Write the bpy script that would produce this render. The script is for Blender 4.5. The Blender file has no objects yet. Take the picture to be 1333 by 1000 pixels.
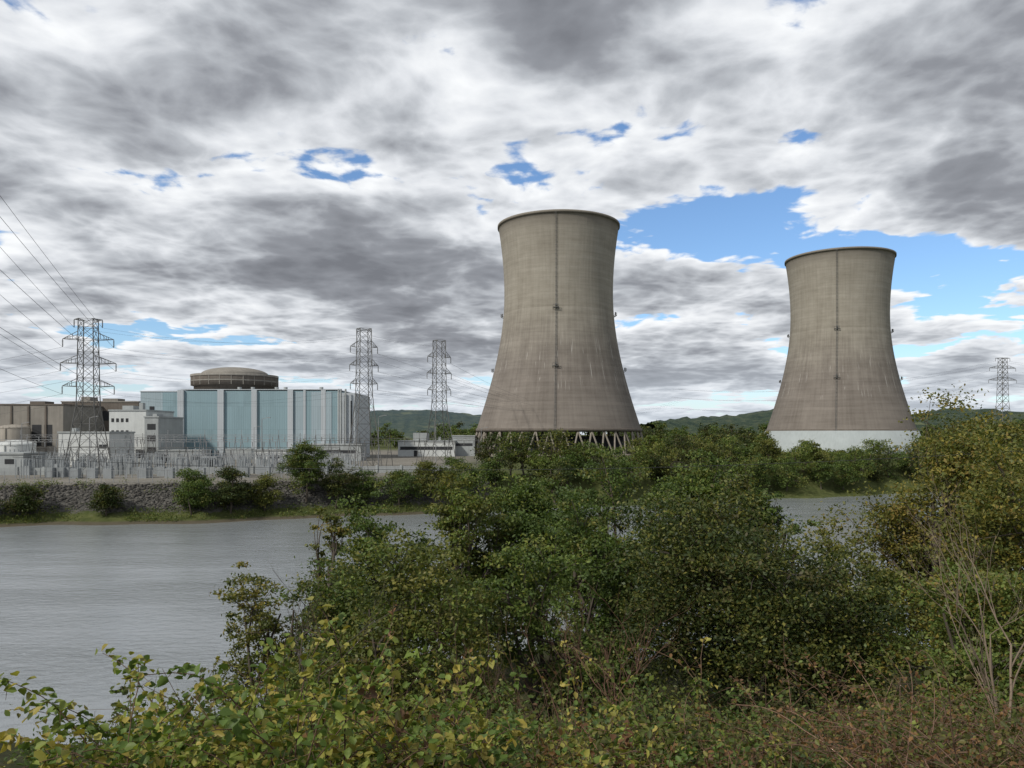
import bpy, math, numpy as np
from mathutils import Vector, noise as mnoise
R=math.radians
scene=bpy.context.scene
rng=np.random.default_rng(7)

# ------------------------------------------------------------------ helpers
def link(o,parent=None):
    scene.collection.objects.link(o)
    if parent is not None: o.parent=parent
    return o
def empty(name):
    return link(bpy.data.objects.new(name,None))

class NT:
    def __init__(s,tree): s.t=tree; s.n=tree.nodes; s.l=tree.links
    def new(s,typ,**kw):
        nd=s.n.new(typ)
        for k,v in kw.items(): setattr(nd,k,v)
        return nd
    def put(s,sock,val):
        if hasattr(val,'is_output'): s.l.new(val,sock)
        elif val is not None: sock.default_value=val
    def math(s,op,a,b=None,c=None,clamp=False):
        nd=s.new('ShaderNodeMath',operation=op); nd.use_clamp=clamp
        s.put(nd.inputs[0],a)
        if b is not None: s.put(nd.inputs[1],b)
        if c is not None: s.put(nd.inputs[2],c)
        return nd.outputs[0]
    def mix(s,f,a,b,blend='MIX'):
        nd=s.new('ShaderNodeMix',data_type='RGBA',blend_type=blend)
        s.put(nd.inputs[0],f)
        for i,v in ((6,a),(7,b)):
            if isinstance(v,tuple) and len(v)==3: v=(*v,1)
            s.put(nd.inputs[i],v)
        return nd.outputs[2]
    def noise(s,vec,scale,detail=4,rough=.5,dist=0.0,col=False,dim='3D'):
        nd=s.new('ShaderNodeTexNoise',noise_dimensions=dim)
        if vec is not None: s.put(nd.inputs['Vector'],vec)
        nd.inputs['Scale'].default_value=scale; nd.inputs['Detail'].default_value=detail
        nd.inputs['Roughness'].default_value=rough; nd.inputs['Distortion'].default_value=dist
        return nd.outputs['Color' if col else 'Fac']
    def ramp(s,f,stops,interp='LINEAR'):
        nd=s.new('ShaderNodeValToRGB'); cr=nd.color_ramp; cr.interpolation=interp
        while len(cr.elements)<len(stops): cr.elements.new(.5)
        for e,(p,c) in zip(cr.elements,stops):
            e.position=p
            e.color=(c,c,c,1) if not isinstance(c,tuple) else (*c,1)
        s.put(nd.inputs[0],f); return nd.outputs[0]
    def smooth(s,f,a,b,lo=0.,hi=1.):
        nd=s.new('ShaderNodeMapRange',interpolation_type='SMOOTHSTEP')
        s.put(nd.inputs[0],f)
        for i,v in zip((1,2,3,4),(a,b,lo,hi)): nd.inputs[i].default_value=v
        return nd.outputs[0]
    def comb(s,x,y,z):
        nd=s.new('ShaderNodeCombineXYZ')
        for i,v in enumerate((x,y,z)): s.put(nd.inputs[i],v)
        return nd.outputs[0]
    def sep(s,v):
        nd=s.new('ShaderNodeSeparateXYZ'); s.put(nd.inputs[0],v); return nd.outputs

def newmat(name,rough=.8,spec=.3):
    m=bpy.data.materials.new(name); m.use_nodes=True
    T=NT(m.node_tree); b=T.n['Principled BSDF']
    b.inputs['Roughness'].default_value=rough
    b.inputs['Specular IOR Level'].default_value=spec
    return m,T,b
def bump(T,b,h,strength=.5,dist=.1):
    nd=T.new('ShaderNodeBump'); nd.inputs['Strength'].default_value=strength
    nd.inputs['Distance'].default_value=dist
    T.put(nd.inputs['Height'],h); T.put(b.inputs['Normal'],nd.outputs[0])

def mat_var(name,col,var=.25,scale=.4,rough=.8,streak=True,metal=0.):
    m,T,b=newmat(name,rough)
    co=T.new('ShaderNodeTexCoord').outputs['Object']
    n1=T.noise(co,scale,6,.6)
    f=n1
    if streak:
        x,y,z=T.sep(co)
        v=T.comb(T.math('MULTIPLY',x,1.3),T.math('MULTIPLY',y,1.3),T.math('MULTIPLY',z,.07))
        n2=T.noise(v,1.0,5,.6)
        f=T.math('ADD',T.math('MULTIPLY',n1,.5),T.math('MULTIPLY',n2,.5))
    lo=tuple(c*(1-var) for c in col); hi=tuple(min(1,c*(1+var)) for c in col)
    T.put(b.inputs['Base Color'],T.ramp(f,[(.3,lo),(.7,hi)]))
    b.inputs['Metallic'].default_value=metal
    return m

class MB:
    def __init__(s): s.v=[]; s.f=[]; s.m=[]; s.sm=[]
    def box(s,x0,x1,y0,y1,z0,z1,m=0):
        i=len(s.v)
        s.v+= [(x0,y0,z0),(x1,y0,z0),(x1,y1,z0),(x0,y1,z0),(x0,y0,z1),(x1,y0,z1),(x1,y1,z1),(x0,y1,z1)]
        for q in ((0,3,2,1),(4,5,6,7),(0,1,5,4),(1,2,6,5),(2,3,7,6),(3,0,4,7)):
            s.f.append(tuple(i+k for k in q)); s.m.append(m); s.sm.append(False)
    def cyl(s,cx,cy,z0,z1,r0,r1,n=24,m=0,caps=True):
        i=len(s.v)
        for z,r in ((z0,r0),(z1,r1)):
            for k in range(n):
                a=2*math.pi*k/n; s.v.append((cx+r*math.cos(a),cy+r*math.sin(a),z))
        for k in range(n):
            k2=(k+1)%n
            s.f.append((i+k,i+k2,i+n+k2,i+n+k)); s.m.append(m); s.sm.append(n>12)
        if caps:
            s.f.append(tuple(i+n+k for k in range(n))); s.m.append(m); s.sm.append(False)
            s.f.append(tuple(i+k for k in reversed(range(n)))); s.m.append(m); s.sm.append(False)
    def lathe(s,cx,cy,prof,n=96,m=0):
        i=len(s.v)
        for r,z in prof:
            for k in range(n):
                a=2*math.pi*k/n; s.v.append((cx+r*math.cos(a),cy+r*math.sin(a),z))
        for j in range(len(prof)-1):
            for k in range(n):
                k2=(k+1)%n
                s.f.append((i+j*n+k,i+j*n+k2,i+(j+1)*n+k2,i+(j+1)*n+k)); s.m.append(m); s.sm.append(True)
    def strut(s,p,q,w=.1,m=0,n=4):
        p=Vector(p); q=Vector(q); d=(q-p)
        if d.length<1e-6: return
        d.normalize()
        a=d.cross(Vector((0,0,1)))
        if a.length<.01: a=Vector((1,0,0))
        a.normalize(); b=d.cross(a)
        i=len(s.v)
        for c in (p,q):
            for k in range(n):
                t=2*math.pi*(k+.5)/n
                s.v.append(tuple(c+a*(w*.7*math.cos(t))+b*(w*.7*math.sin(t))))
        for k in range(n):
            k2=(k+1)%n
            s.f.append((i+k,i+k2,i+n+k2,i+n+k)); s.m.append(m); s.sm.append(False)
        s.f.append(tuple(i+k for k in range(n))); s.m.append(m); s.sm.append(False)
        s.f.append(tuple(i+n+k for k in range(n))); s.m.append(m); s.sm.append(False)
    def poly(s,pts,m=0):
        i=len(s.v); s.v+=list(pts); s.f.append(tuple(range(i,i+len(pts)))); s.m.append(m); s.sm.append(False)
    def obj(s,name,mats,parent=None,loc=(0,0,0)):
        me=bpy.data.meshes.new(name); me.from_pydata(s.v,[],s.f)
        for m in mats: me.materials.append(m)
        me.polygons.foreach_set('material_index',s.m)
        me.polygons.foreach_set('use_smooth',s.sm)
        me.update()
        o=bpy.data.objects.new(name,me); o.location=loc
        return link(o,parent)

# quad soup with per-vertex colour
class QS:
    def __init__(s): s.V=[];s.Q=[];s.C=[];s.M=[];s.n=0
    def add(s,v,q,c,m):
        v=np.asarray(v,np.float32); q=np.asarray(q,np.int64)
        s.V.append(v); s.Q.append(q+s.n)
        c=np.asarray(c,np.float32)
        if c.ndim==1: c=np.tile(c,(len(v),1))
        s.C.append(c); s.M.append(np.full(len(q),m,np.int32)); s.n+=len(v)
    def tube(s,pts,rad,col=(.1,.08,.06),sides=5,m=0):
        pts=np.asarray(pts,float); n=len(pts)
        t=np.gradient(pts,axis=0); t/=np.linalg.norm(t,axis=1,keepdims=True)+1e-9
        ref=np.tile([0.31,.2,.93],(n,1)); a=np.cross(t,ref)
        bad=np.linalg.norm(a,axis=1)<.1
        a[bad]=np.cross(t[bad],[1,0,0]); a/=np.linalg.norm(a,axis=1,keepdims=True)
        b=np.cross(t,a); ang=np.arange(sides)*2*np.pi/sides
        rad=np.asarray(rad,float).reshape(-1,1,1)
        v=pts[:,None,:]+rad*(a[:,None,:]*np.cos(ang)[None,:,None]+b[:,None,:]*np.sin(ang)[None,:,None])
        v=v.reshape(-1,3); q=[]
        for i in range(n-1):
            for k in range(sides):
                k2=(k+1)%sides
                q.append((i*sides+k,i*sides+k2,(i+1)*sides+k2,(i+1)*sides+k))
        s.add(v,q,np.asarray(col),m)
    def leaves(s,P,L,W,palette,g,up=.5,m=1,fold=False,jit=.25,pidx=None):
        n=len(P)
        if n==0: return
        nrm=g.normal(size=(n,3)); nrm[:,2]+=up*2; nrm/=np.linalg.norm(nrm,axis=1,keepdims=True)
        a=g.normal(size=(n,3)); a-=nrm*np.sum(a*nrm,axis=1,keepdims=True); a/=np.linalg.norm(a,axis=1,keepdims=True)
        b=np.cross(nrm,a)
        sc=g.uniform(.6,1.25,size=(n,1)); l=a*L*.5*sc; w=b*W*.5*sc
        pal=np.asarray(palette,float)
        if pidx is None: pidx=g.integers(0,len(pal),n)
        c=pal[pidx]*g.uniform(1-jit,1+jit,size=(n,1))
        if not fold:
            v=np.stack([P-l,P+w-l*.1,P+l,P-w-l*.1],axis=1).reshape(-1,3)
            q=np.arange(n*4).reshape(n,4); s.add(v,q,np.repeat(c,4,axis=0),m)
        else:
            h=nrm*W*.18*sc
            v=np.stack([P-l,P-l*.35+w+h,P+l*.35+w*.8+h,P+l-h*.6,P+l*.35-w*.8+h,P-l*.35-w+h],axis=1).reshape(-1,3)
            i=np.arange(n)[:,None]*6
            q=np.concatenate([i+np.array([[0,1,2,3]]),i+np.array([[0,3,4,5]])],axis=0)
            s.add(v,q,np.repeat(c,6,axis=0),m)
    def obj(s,name,mats,parent=None):
        V=np.concatenate(s.V); Q=np.concatenate(s.Q); C=np.concatenate(s.C); M=np.concatenate(s.M)
        me=bpy.data.meshes.new(name)
        me.vertices.add(len(V)); me.vertices.foreach_set('co',V.ravel())
        me.loops.add(len(Q)*4); me.loops.foreach_set('vertex_index',Q.ravel().astype(np.int32))
        me.polygons.add(len(Q)); me.polygons.foreach_set('loop_start',np.arange(0,len(Q)*4,4,dtype=np.int32))
        me.polygons.foreach_set('loop_total',np.full(len(Q),4,np.int32))
        for mt in mats: me.materials.append(mt)
        me.polygons.foreach_set('material_index',M)
        at=me.color_attributes.new('col','FLOAT_COLOR','POINT')
        at.data.foreach_set('color',np.concatenate([C,np.ones((len(C),1),np.float32)],axis=1).astype(np.float32).ravel())
        me.update(calc_edges=True)
        return link(bpy.data.objects.new(name,me),parent)

# ------------------------------------------------------------------ materials
def attr_mat(name,trans,rough=.6):
    m,T,b=newmat(name,rough,.25)
    a=T.new('ShaderNodeAttribute',attribute_name='col')
    T.put(b.inputs['Base Color'],a.outputs['Color'])
    if trans>0:
        t=T.new('ShaderNodeBsdfTranslucent'); T.put(t.inputs[0],T.mix(1.,a.outputs['Color'],(1.3,1.35,.6),'MULTIPLY'))
        mx=T.new('ShaderNodeMixShader'); mx.inputs[0].default_value=trans
        T.l.new(b.outputs[0],mx.inputs[1]); T.l.new(t.outputs[0],mx.inputs[2])
        T.l.new(mx.outputs[0],T.n['Material Output'].inputs[0])
    return m
M_bark=attr_mat('bark',0,.9)
M_leaf=attr_mat('leaf',.3,.5)
M_rock=attr_mat('rock',0,.9)
M_steel=mat_var('galvanised_steel',(.27,.275,.28),.3,.8,.5,metal=.2)
M_steel_dark=mat_var('weathered_steel',(.12,.12,.115),.3,.8,.6)
M_conc=mat_var('concrete',(.23,.215,.19),.25,.25)
M_conc_dark=mat_var('brown_concrete',(.13,.112,.095),.25,.25)
M_leg=mat_var('stained_concrete',(.24,.215,.18),.3,.25)
M_white=mat_var('white_panel',(.54,.56,.55),.14,.3)
M_clad=mat_var('pale_cladding',(.34,.375,.375),.12,.2)
M_grey=mat_var('grey_panel',(.32,.34,.34),.2,.3)
M_tan=mat_var('tan_panel',(.31,.285,.245),.18,.3)
M_dark=mat_var('dark_opening',(.035,.037,.04),.3,.5)
M_wire=mat_var('cable',(.09,.09,.095),.1,1.,streak=False)
M_equip=mat_var('equipment_grey',(.26,.28,.29),.3,.3)

def panel_mat(name,col):
    m,T,b=newmat(name,.5,.4)
    co=T.new('ShaderNodeTexCoord').outputs['Object']; x,y,z=T.sep(co)
    xx=T.math('ADD',x,y)
    band=T.noise(T.comb(T.math('FLOOR',T.math('MULTIPLY',xx,.42)),T.math('FLOOR',T.math('MULTIPLY',z,.11)),0.),1.7,0)
    st=T.noise(T.comb(T.math('MULTIPLY',xx,2.),0.,T.math('MULTIPLY',z,.06)),1.,4,.6)
    f=T.math('ADD',T.math('MULTIPLY',band,.5),T.math('MULTIPLY',st,.5))
    base=T.ramp(f,[(.3,tuple(c*.88 for c in col)),(.7,tuple(min(1,c*1.10) for c in col))])
    seam=T.math('LESS_THAN',T.math('FRACT',T.math('MULTIPLY',z,.11)),.015)
    base=T.mix(T.math('MULTIPLY',seam,.3),base,(.12,.15,.16))
    T.put(b.inputs['Base Color'],base)
    w=T.math('SINE',T.math('MULTIPLY',xx,9.))
    bump(T,b,w,.25,.06)
    return m
M_blue=panel_mat('turquoise_siding',(.225,.325,.36))
M_blue_l=panel_mat('pale_blue_siding',(.31,.385,.42))
M_pil=panel_mat('white_siding',(.42,.455,.48))

# cooling tower concrete
def tower_mat():
    m,T,b=newmat('tower_concrete',.9,.15)
    co=T.new('ShaderNodeTexCoord').outputs['Object']; x,y,z=T.sep(co)
    ang=T.math('ARCTAN2',y,x)
    ca=T.math('COSINE',ang); sa=T.math('SINE',ang)
    streak=T.noise(T.comb(T.math('MULTIPLY',ca,22.),T.math('MULTIPLY',sa,22.),T.math('MULTIPLY',z,.03)),1.,7,.7)
    streak2=T.noise(T.comb(T.math('MULTIPLY',ca,70.),T.math('MULTIPLY',sa,70.),T.math('MULTIPLY',z,.06)),1.,3,.6)
    bands=T.noise(T.comb(T.math('MULTIPLY',ca,1.2),T.math('MULTIPLY',sa,1.2),T.math('MULTIPLY',z,.55)),1.,6,.75)
    liftid=T.noise(T.comb(0.,0.,T.math('FLOOR',T.math('MULTIPLY',z,.62))),3.3,0)
    blot=T.noise(co,.07,7,.65)
    f=T.math('ADD',T.math('MULTIPLY',streak,.28),T.math('MULTIPLY',bands,.28))
    f=T.math('ADD',f,T.math('MULTIPLY',liftid,.14)); f=T.math('ADD',f,T.math('MULTIPLY',blot,.30))
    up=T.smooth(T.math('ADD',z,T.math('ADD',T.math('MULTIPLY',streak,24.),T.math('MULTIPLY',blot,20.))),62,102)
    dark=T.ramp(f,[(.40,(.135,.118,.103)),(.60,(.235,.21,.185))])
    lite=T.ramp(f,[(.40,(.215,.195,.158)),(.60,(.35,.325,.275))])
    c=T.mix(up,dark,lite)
    seam=T.math('LESS_THAN',T.math('FRACT',T.math('MULTIPLY',z,.62)),.1)
    c=T.mix(T.math('MULTIPLY',T.math('MULTIPLY',seam,bands),.22),c,(.07,.06,.05))
    rim=T.math('MULTIPLY',T.smooth(T.math('ADD',z,T.math('MULTIPLY',streak,5.)),109.,115.),.5)
    c=T.mix(rim,c,(.12,.105,.09))
    sp=T.math('MULTIPLY',T.smooth(streak2,.60,.66),T.math('MULTIPLY',T.smooth(z,34,38),T.smooth(z,64,54)))
    nn=T.noise(T.comb(T.math('MULTIPLY',ca,9.),T.math('MULTIPLY',sa,9.),T.math('MULTIPLY',z,.09)),1.,2)
    sp=T.math('MULTIPLY',sp,T.smooth(nn,.50,.58))
    c=T.mix(T.math('MULTIPLY',sp,.8),c,(.5,.48,.45))
    dk=T.math('MULTIPLY',T.smooth(streak,.56,.74),.28)
    c=T.mix(dk,c,(.09,.08,.07))
    T.put(b.inputs['Base Color'],c)
    bump(T,b,streak,.4,.3)
    return m
M_tower=tower_mat()

# ------------------------------------------------------------------ terrain
def sst(a,b,x):
    t=np.clip((x-a)/(b-a),0,1); return t*t*(3-2*t)
def near_shore(X):
    return 38+22*sst(-20,-4,X)
def far_shore(X):
    X=np.asarray(X,float)
    return 135+.24*np.clip(X+92,-60,40)+ .42*np.clip(X+52,0,200)+1.5*np.sin(X*.13)+.8*np.sin(X*.37+1)
def fbm(X,Y,s):
    return (np.sin(X*s+1.3*np.sin(Y*s*.7+2))*np.cos(Y*s*1.1+.9*np.sin(X*s*1.3))+.5*np.sin(X*s*2.3+Y*s*1.7+1)*np.cos(Y*s*2.9-X*s*.6)+.25*np.sin(X*s*5.1-Y*s*4.3))
def H(X,Y):
    X=np.asarray(X,float);Y=np.asarray(Y,float)
    ns=near_shore(X); fs=far_shore(X)
    a=14.8-.36*np.maximum(Y,0); k=2.2*(1-Y/ns)
    z=np.where(Y<ns,np.maximum(np.minimum(a,14.8),k),-(Y-ns)*.3)
    z=z+np.where(Y>2,.25*fbm(X,Y,.5)*sst(1,6,Y)*(Y<ns),0)
    z=np.maximum(z,-2.5)
    d=Y-fs
    isl=np.where(d<3,d*.25,np.where(d<12,.75+(d-3)*5.95/9,6.7))
    z=np.where(d>-12,np.maximum(isl,-2.5),z)
    return z
xs=np.unique(np.concatenate([np.linspace(-7000,-400,24),np.arange(-400,-130,10),np.arange(-130,130,2.),np.arange(130,400,8),np.linspace(400,7000,24)]))
ys=np.unique(np.concatenate([np.linspace(-600,-10,12),np.arange(-10,64,1.),np.arange(64,120,6),np.arange(120,280,1.5),np.arange(280,600,12),np.linspace(600,9000,26)]))
XX,YY=np.meshgrid(xs,ys); ZZ=H(XX,YY)
V=np.stack([XX,YY,ZZ],-1).reshape(-1,3); nx=len(xs); ny=len(ys)
I=(np.arange(ny-1)[:,None]*nx+np.arange(nx-1)[None,:]).ravel()
Q=np.stack([I,I+1,I+nx+1,I+nx],-1)
q=QS(); q.add(V,Q,(.1,.1,.1),0)
mg,T,b=newmat('ground',.95,.1)
pos=T.new('ShaderNodeNewGeometry').outputs['Position']; gx,gy,gz=T.sep(pos)
nA=T.noise(pos,.6,8,.65); nB=T.noise(pos,.05,4,.5)
near=T.ramp(nA,[(.3,(.03,.028,.015)),(.5,(.045,.05,.02)),(.7,(.08,.065,.04))])
grass=T.ramp(nA,[(.3,(.045,.06,.018)),(.7,(.11,.12,.045))])
rip=T.ramp(nA,[(.35,(.05,.05,.045)),(.65,(.12,.115,.105))])
grav=T.ramp(T.math('ADD',T.math('MULTIPLY',nA,.5),T.math('MULTIPLY',nB,.5)),[(.35,(.14,.13,.11)),(.65,(.25,.235,.205))])
mud=T.mix(nA,(.07,.06,.04),(.12,.105,.075))
c=T.mix(T.smooth(gz,.25,.6),mud,grass)
c=T.mix(T.smooth(T.math('ADD',gz,T.math('MULTIPLY',nA,2.5)),2.8,3.3),c,rip)
c=T.mix(T.smooth(gz,6.2,6.6),c,grav)
c=T.mix(T.smooth(T.math('ADD',gx,T.math('MULTIPLY',nB,20.)),-12.,6.),c,grass)
far=T.smooth(gy,420,520); c=T.mix(far,c,grass)
c=T.mix(T.smooth(gy,80,100),near,c)
T.put(b.inputs['Base Color'],c); bump(T,b,nA,.6,.2)
q.obj('ground',[mg])

# water
mw,T,b=newmat('river_water',.15,.5)
pos=T.new('ShaderNodeNewGeometry').outputs['Position']; wx,wy,wz=T.sep(pos)
b.inputs['Base Color'].default_value=(.24,.262,.275,1); b.inputs['IOR'].default_value=1.6
w1=T.noise(T.comb(T.math('MULTIPLY',wx,.6),wy,0.),1.4,5,.65,.4)
w2=T.noise(T.comb(T.math('MULTIPLY',wx,.5),wy,0.),.12,3,.5)
patch=T.smooth(T.noise(T.comb(T.math('MULTIPLY',wx,.4),wy,0.),.05,4,.55),.35,.65,.3,1.)
bump(T,b,T.math('MULTIPLY',T.math('ADD',w1,T.math('MULTIPLY',w2,1.)),patch),1.,.20)
mb=MB(); mb.poly([(-7000,20,0),(7000,20,0),(7000,430,0),(-7000,430,0)])
mb.obj('river_water',[mw])

# riprap rocks
q=QS(); n=6500; g=np.random.default_rng(3)
rx=g.uniform(-130,-5,n); rd=5.+7.*g.uniform(0,1,n)**.7; ry=far_shore(rx)+rd; rz=H(rx,ry)-.05
s_=g.uniform(.12,.36,(n,1,1))
cube=np.array([[-1,-1,-1],[1,-1,-1],[1,1,-1],[-1,1,-1],[-1,-1,1],[1,-1,1],[1,1,1],[-1,1,1]],float)
v=cube[None]*g.uniform(.55,1.1,(n,8,3))*s_*np.array([1.1,1,.7]); th=g.uniform(0,6.28,n)
cs,sn=np.cos(th)[:,None],np.sin(th)[:,None]
v=np.stack([v[...,0]*cs-v[...,1]*sn,v[...,0]*sn+v[...,1]*cs,v[...,2]],-1)+np.stack([rx,ry,rz],-1)[:,None]
fq=np.array([[0,3,2,1],[4,5,6,7],[0,1,5,4],[1,2,6,5],[2,3,7,6],[3,0,4,7]])
col=np.repeat(np.array([.095,.09,.082])*g.uniform(.5,1.4,(n,1)),8,0)
q.add(v.reshape(-1,3),(np.arange(n)[:,None,None]*8+fq[None]).reshape(-1,4),col,0)
q.obj('riprap_embankment',[M_rock])

# ------------------------------------------------------------------ cooling towers
def tower_r(z,zt=82.,rt=25.5,top=28.2,zb=18.5,rb=38.6,H_=113.):
    if z<zt: bb=(zt-zb)/math.sqrt((rb/rt)**2-1)
    else: bb=(H_-zt)/math.sqrt((top/rt)**2-1)
    return rt*math.sqrt(1+((z-zt)/bb)**2)
def cooling_tower(name,cx,cy,clad=False):
    par=empty(name); par.location=(cx,cy,0)
    face=math.atan2(-cy,-cx)
    zb=18.5; Ht=113.
    mb=MB(); prof=[]
    N=70
    for i in range(N+1):
        z=zb+(Ht-zb)*i/N; prof.append((tower_r(z),z))
    prof+= [(tower_r(Ht)+.5,Ht),(tower_r(Ht)+.5,Ht+1.1),(tower_r(Ht)-1.1,Ht+1.1),(tower_r(Ht)-1.1,Ht-1)]
    for i in range(20,-1,-1):
        z=zb+(Ht-1-zb)*i/20; prof.append((tower_r(z)-.9,z))
    prof.append(prof[0])
    mb.lathe(0,0,prof,128)
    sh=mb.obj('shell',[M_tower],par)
    mb=MB(); r=tower_r(zb)
    mb.lathe(0,0,[(r-1.1,zb-.9),(r+.35,zb-.9),(r+.35,zb+.5),(r+.02,zb+.5)],128); mb.obj('ring_beam',[M_conc_dark],par)
    mb=MB(); nL=40
    for k in range(nL):
        a0=2*math.pi*k/nL; da=2*math.pi/nL*.5; rt=tower_r(zb)-.4; rb=rt+3.4
        for sgn in (-1,1):
            mb.strut(((rt)*math.cos(a0),(rt)*math.sin(a0),zb-.5),(rb*math.cos(a0+sgn*da),rb*math.sin(a0+sgn*da),6.5),.55,0,6)
    mb.lathe(0,0,[(42.5,6.4),(42.5,7.9),(41.8,7.9),(41.8,6.4)],96)
    mb.obj('support_legs',[M_leg],par)
    mb=MB(); mb.lathe(0,0,[(30,6.4),(31,15.5),(0.1,15.5)],64); mb.obj('fill_pack',[M_dark],par)
    if clad:
        mb=MB(); mb.lathe(0,0,[(43.4,6.6),(39.4,18.2),(38.2,18.2)],96); mb.obj('air_inlet_cladding',[M_clad],par)
    mb=MB()
    for off in (0,2*math.pi/3,-2*math.pi/3,math.pi/2,-math.pi/2):
        a=face+off-.04
        ca,sa=math.cos(a),math.sin(a); tx,ty=-sa,ca
        pr=None
        zz=[zb+(Ht-zb)*i/48 for i in range(49)]
        for z in zz:
            r=tower_r(z)+.45
            p=(r*ca,r*sa,z)
            if pr and abs(off)<.1:
                for s2 in (-.3,.3):
                    mb.strut((pr[0]+tx*s2,pr[1]+ty*s2,pr[2]),(p[0]+tx*s2,p[1]+ty*s2,p[2]),.12)
            pr=p
            if abs(off)<.1: mb.strut((p[0]-tx*.45,p[1]-ty*.45,z),(p[0]+tx*.45,p[1]+ty*.45,z),.12)
        for zp in ((72,) if abs(off)>1.8 else (72,46,)):
            r=tower_r(zp)
            for zoff in (0,1.1):
                for rr in ((r+.2,r+1.3) if zoff==0 else (r+1.3,)):
                    mb.strut((rr*ca-tx*1.3,rr*sa-ty*1.3,zp+zoff),(rr*ca+tx*1.3,rr*sa+ty*1.3,zp+zoff),.2)
            for s2 in (-1.3,0,1.3):
                mb.strut(((r+1.3)*ca+tx*s2,(r+1.3)*sa+ty*s2,zp),((r+1.3)*ca+tx*s2,(r+1.3)*sa+ty*s2,zp+1.1),.12)
                mb.strut((r*ca+tx*s2,r*sa+ty*s2,zp-.8),((r+1.3)*ca+tx*s2,(r+1.3)*sa+ty*s2,zp),.16)
            mb.strut(((r+.7)*ca,(r+.7)*sa,zp),((r+.7)*ca,(r+.7)*sa,zp+1.5),.55)
    mb.obj('ladder_and_platforms',[M_steel_dark],par)
    return par
cooling_tower('cooling_tower',21.9,362)
cooling_tower('cooling_tower',182.3,428,True)

# ------------------------------------------------------------------ buildings
G=6.7
par=empty('turbine_building')
Y0=300
def bx(p): return (p-666.5)*.3
mb=MB()
top=33.4
mb.box(bx(236),bx(440),Y0,Y0+42,G-1,top,0)
mb.obj('main_hall',[M_blue],par)
mb=MB(); mb.box(bx(178),bx(236)-.003,Y0+3,Y0+40,G-1,top-.3,0); mb.obj('north_wing',[M_blue_l],par)
mb=MB(); mb.box(bx(208),bx(230),Y0+2.4,Y0+2.99,G-1,top-.6,0); mb.obj('north_wing_panel',[M_blue],par)
mb=MB(); mb.box(bx(440)+.003,bx(463),Y0-1,Y0+30,G-1,top-.9,0); mb.obj('stair_tower',[M_pil],par)
mb=MB()
for a,c_ in ((232,240),(284,292),(328,335),(375,382),(395,398),(418,424)):
    w=.9 if c_-a>6.5 else .3
    mb.box(bx(a),bx(c_),Y0-w,Y0-.003,G-1,top+.3,0)
mb.obj('pilasters',[M_pil],par)
mb=MB()
for a,c_ in ((383,395),(405,418),(424,432)):
    mb.box(bx(a)+.05,bx(c_)-.05,Y0-.15,Y0-.003,G+2,top-.5,0)
mb.obj('pale_wall_panels',[M_blue_l],par)
mb=MB()
mb.box(bx(236),bx(440),Y0-.35,Y0+41,top+.31,top+.6,0)
mb.box(bx(178)-.2,bx(236)-.01,Y0+2.8,Y0+40.2,top-.29,top+.1,0)
mb.obj('parapet_cap',[M_pil],par)
mb=MB()
for a in list(range(244,280,9))+list(range(297,325,9))+list(range(340,372,8)):
    mb.box(bx(a),bx(a+5),Y0-.12,Y0-.004,G+1.2,G+3.6,0)
for z in (11.5,16,21,26):
    mb.box(bx(190),bx(196),Y0+2.8,Y0+2.99,z,z+1.4,0)
for p in (444,449,457):
    mb.box(bx(p),bx(p)+.5,Y0-1.1,Y0-1.003,G+2,top-4,0)
mb.obj('louvres_and_doors',[M_dark],par)
mb=MB()
mb.box(bx(208),bx(440),Y0-2.2,Y0-.95,G-1,G+.9,0)
mb.box(bx(300),bx(334),Y0-6,Y0-2.3,G-1,G+4.2,0)
mb.box(bx(390),bx(430),Y0-7,Y0-2.3,G-1,G+3.4,0)
for p in (443,446,452):
    mb.strut((bx(p),Y0-3,G),(bx(p),Y0-3,top+.5),.5,0,8)
for p in (300,318,350,362,410):
    mb.cyl(bx(p),Y0+10,top+.59,top+2.,.8,.8,12)
mb.box(bx(255),bx(270),Y0+20,Y0+26,top+.59,top+1.8,0)
mb.obj('annex_and_pipes',[M_grey],par)

par=empty('reactor_containment_building')
cx,cy,r=-130.5,362,19.3
mb=MB()
mb.lathe(cx,cy,[(r-1.2,G-1),(r-1.2,38.6),(r,38.9),(r,43.6),(r-.6,43.7),(r-3.4,43.7),(r-3.6,44.2)],72); mb.obj('cylinder_wall',[M_conc_dark],par)
mb=MB(); prof=[]
for i in range(13):
    a=i/12*math.pi/2; prof.append((max(.05,(r-4.2)*math.cos(a)),44.2+3.6*math.sin(a)))
mb.lathe(cx,cy,prof,64); mb.obj('dome',[M_conc],par)
mb=MB()
for k in range(24):
    a=2*math.pi*k/24; ca,sa=math.cos(a),math.sin(a)
    mb.strut((cx+(r+.1)*ca,cy+(r+.1)*sa,38.9),(cx+(r+.1)*ca,cy+(r+.1)*sa,43.6),.3)
mb.lathe(cx,cy,[(r+.35,42.9),(r+.35,43.9),(r-.5,43.9)],72)
mb.lathe(cx,cy,[(r+.2,40.6),(r+.2,41.2)],72)
mb.obj('tendon_ring',[M_conc],par)
mb=MB(); mb.lathe(cx,cy,[(r+.1,41.3),(r+.1,42.8)],72)
mb.obj('dark_ring_band',[M_conc_dark],par)  # dark concrete band between the lighter rings

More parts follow.
